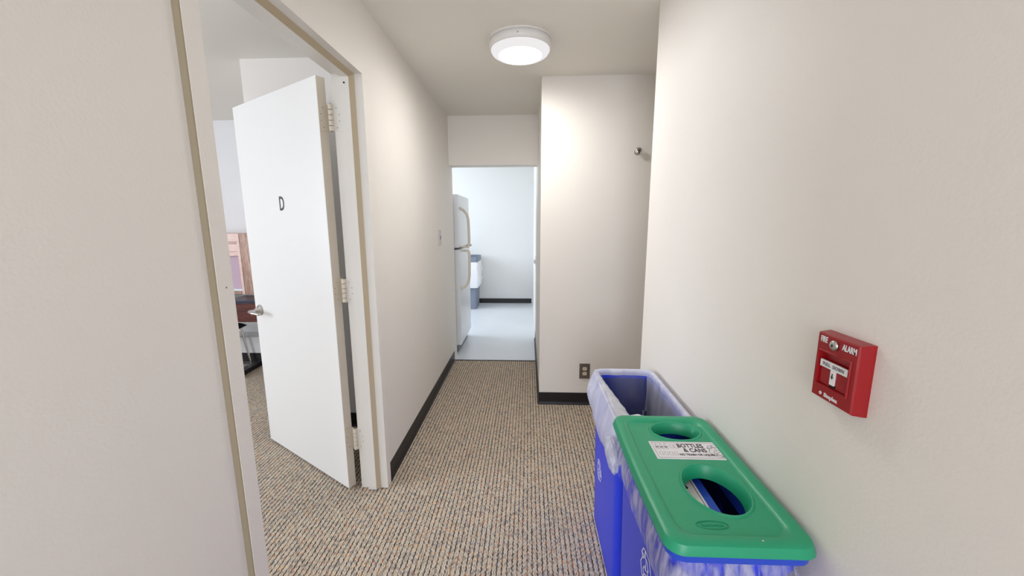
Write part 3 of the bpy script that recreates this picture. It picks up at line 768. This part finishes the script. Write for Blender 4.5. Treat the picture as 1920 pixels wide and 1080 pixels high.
plate_with_holes(bm, R_[-1], holes, 0)
gs = obj('shell', bm, M_['green'], gl, True); gs.data.set_sharp_from_angle(angle=math.radians(38))
# the sticker lies on the lid between the holes
zs = zt-.0078
sl = obj('sticker', bx((-.111, -.044, 0), (.111, .044, .0008)), M_['paper'], gl); sl.location = (.478-LC.x, 1.055-LC.y, zs); sl['label'] = 'white bottles and cans sticker'
zz = .0011
text('lettering', 'BOTTLES', .026, M_['ink'], sl, T3(.004, .0215, zz), .0003, .0004, .72)
text('lettering', '& CANS', .026, M_['ink'], sl, T3(.010, -.001, zz), .0003, .0004, .72)
text('lettering', 'NO TRASH OR LIQUID', .0125, M_['ink'], sl, T3(.008, -.0225, zz), .0003, .0002, .78)
bm = bmesh.new()
for a, b in (((-.104, .037), (.104, .038)), ((-.104, -.038), (.104, -.037)), ((-.105, -.038), (-.104, .038)), ((.104, -.038), (.105, .038))):
    box(bm, (a[0], a[1], .0008), (b[0], b[1], .0012))
obj('border_line', bm, M_['grey_ink'], sl)
# outline recycling mark: thin outlines of three folded arrows
bm = bmesh.new()
def outline(bm, poly, M, wd=.0007):
    for i in range(len(poly)):
        a = Vector((*poly[i], 0)); b = Vector((*poly[(i+1) % len(poly)], 0)); dd = (b-a)
        if dd.length < 1e-6: continue
        nn = Vector((-dd.y, dd.x, 0)).normalized()*wd
        vs = [bm.verts.new(M @ v) for v in (a-nn, b-nn, b+nn, a+nn)]; bm.faces.new(vs)
for k in range(3):
    MM = T3(.077, -.002, .0011) @ Matrix.Rotation(-k*2*PI/3, 4, 'Z')
    outline(bm, [(x*.045, y*.045) for x, y in [(-.22, .66), (.20, .66), (.42, .30), (.58, .38), (.40, -.10), (.02, .10), (.16, .18), (.02, .42), (-.22, .42)]], MM)
    outline(bm, [(x*.045, y*.045) for x, y in [(-.26, .64), (-.26, .42), (-.38, .22), (-.58, .32), (-.44, .58)]], MM)
obj('recycling_symbol', bm, M_['grey_ink'], sl)
# little outline drawings of bottles and cans at the left of the sticker
bm = bmesh.new()
def bottle(x, y, s, M=T3(0, 0, .0011)):
    outline(bm, [(x+a*s, y+b*s) for a, b in [(-.3, -1), (.3, -1), (.3, .2), (.12, .55), (.12, 1), (-.12, 1), (-.12, .55), (-.3, .2)]], M, .0005)
    vs = [bm.verts.new(M @ Vector((x+a*s, y+b*s, 0))) for a, b in [(-.3, -.5), (.3, -.5), (.3, 0), (-.3, 0)]]; bm.faces.new(vs)
def can(x, y, s, M=T3(0, 0, .0011)):
    outline(bm, [(x+a*s, y+b*s) for a, b in [(-.4, -.7), (.4, -.7), (.4, .6), (.3, .75), (-.3, .75), (-.4, .6)]], M, .0005)
for k in range(3): bottle(-.094+.013*k, .018, .014)
for k in range(2): can(-.050+.012*k, .018, .012)
for k in range(4): can(-.092+.014*k, -.018, .011)
obj('pictogram', bm, M_['grey_ink'], sl)
# embossed oval mark near the front edge
em = empty('embossed_mark'); em.parent = gl; em.location = (.407-LC.x, .770-LC.y, zt-.0078)
bm = bmesh.new()
for rx, ry in ((.036, .0125), (.033, .0100)):
    pts = [Vector((rx*math.cos(2*PI*i/48), ry*math.sin(2*PI*i/48), .0003)) for i in range(48)]
    for i in range(48):
        tube(bm, [pts[i], pts[(i+1) % 48]], .0006, 5, cap=False)
obj('oval_rim', bm, M_['green'], em)
text('lettering', 'Rubbermaid', .0105, M_['green'], em, T3(0, 0, .0006), .0008, .0002, .95)
o = obj('glossy_speck', lathe(bmesh.new(), [(.0028, 0), (.0022, .0012), (.001, .0016)], 14, T3(.487-LC.x, .722-LC.y, zt-.0003)), M_['chrome'], gl, True)

# ------------------------------------------------------------------ study room furniture
dk = empty('desk', frameM((-2.742, 3.335, 0), (.997, .06, 0), (-.06, .997, 0)))
tag(dk, 'dark desk with navy top and mahogany apron in the study room', 'desk')
obj('desktop', bx((0, 0, .722), (.95, .262, .750), .002), M_['navy'], dk)
obj('apron', bx((.01, .012, .545), (.94, .035, .722)), M_['red_wood'], dk)
for xx in (.02, .88):
    obj('leg', bx((xx, .0, .045), (xx+.05, .05, .722)) if xx > .1 else bx((-.018, -.035, .045), (.018, .0, .722)), M_['black'], dk)
    obj('foot_bar', bx((-.045, -.06, 0), (.03, .395, .045), .006) if xx < .1 else bx((xx, -.06, 0), (xx+.06, .395, .045), .006), M_['black'], dk)

hu = empty('wall_cabinet', Matrix.Translation((-3.02, 3.62, 0)))
tag(hu, 'wooden wall cabinet with pale frame and oak end panel above the desk', 'cabinet')
zz0, zz1 = .76, 1.44-.094
R0 = -3.02
def hb(x0, x1, y0, y1, z0, z1): return bx((x0+3.02, y0-3.62, z0), (x1+3.02, y1-3.62, z1), .002)
obj('oak_panel', hb(-2.750, -2.30, 3.60, YRB, zz0, zz1), M_['oak'], hu)
obj('upright', hb(-2.775, -2.750, 3.595, YRB, zz0, zz1), M_['pink_wood'], hu)
obj('top_panel', hb(-3.25, -2.775, 3.60, YRB, 1.268, zz1), M_['pink_wood'], hu)
obj('rail', hb(-3.25, -2.775, 3.605, YRB, 1.252, 1.264), M_['pink_wood'], hu)
obj('drawer_front', hb(-3.25, -2.775, 3.60, 3.64, 1.180, 1.248), M_['pink_wood'], hu)
obj('back_panel', hb(-3.25, -2.775, 3.655, 3.675, zz0, 1.180), M_['mauve'], hu)
obj('valance', hb(-3.25, -2.775, 3.62, 3.65, 1.133, 1.179), M_['pink_wood'], hu)
obj('shelf', hb(-3.25, -2.775, 3.60, 3.655, .792, .812), M_['fridge'], hu)
obj('lower_panel', hb(-3.25, -2.775, 3.61, 3.655, zz0, .788), M_['oak'], hu)
obj('upright', hb(-3.275, -3.25, 3.595, YRB, zz0, zz1), M_['pink_wood'], hu)

ch = empty('chair', Matrix.Translation((-3.055, 3.5, 0)))
tag(ch, 'stacking chair with black seat and bent chrome legs by the desk', 'chair')
bm = bmesh.new(); Ls = []
for j in range(9):
    t_ = j/8; xx = -.24 + .44*t_
    zc_ = .433 + .02*(1-t_)**2 - .012*max(0, (t_-.75)/.25)**2*2
    Ls.append([Vector((xx, y_*.21, zc_ + .012*y_*y_)) for y_ in [-1+2*k/8 for k in range(9)]])
loft(bm, Ls, False); bmesh.ops.solidify(bm, geom=bm.faces[:], thickness=.010)
obj('seat', bm, M_['black'], ch, True)
bm = bmesh.new(); Ls = []
for j in range(9):
    t_ = j/8
    Ls.append([Vector((-.25 - .05*t_ - .03*(1-y_*y_), y_*.20, .56 + .26*t_)) for y_ in [-1+2*k/8 for k in range(9)]])
loft(bm, Ls, False); bmesh.ops.solidify(bm, geom=bm.faces[:], thickness=.010); obj('backrest', bm, M_['black'], ch, True)
for sy in (-1, 1):
    y_ = sy*.195
    obj('leg', tube(bmesh.new(), smooth_path([(-.05, y_*.95, .415), (.09, y_*.95, .415), (.125, y_*.96, .408), (.145, y_*.97, .395), (.175, y_*.99, .20), (.208, y_, .02)], 5), .0105, 10), M_['chrome'], ch, True)
    obj('leg', tube(bmesh.new(), smooth_path([(-.05, y_*.95, .415), (-.17, y_*.95, .415), (-.19, y_*.96, .40), (-.24, y_, .02)], 5), .0105, 10), M_['chrome'], ch, True)
    obj('stretcher', tube(bmesh.new(), [(-.205, y_*.97, .30), (.158, y_*.98, .30)], .007, 8), M_['chrome'], ch, True)
    obj('back_upright', tube(bmesh.new(), smooth_path([(-.20, y_*.8, .415), (-.245, y_*.85, .50), (-.29, y_*.85, .80)], 4), .009, 8), M_['chrome'], ch, True)
    for xx in (.208, -.24):
        obj('glide', lathe(bmesh.new(), [(.010, 0), (.014, .004), (.013, .022)], 12, T3(xx, y_, 0)), M_['steel'], ch, True)
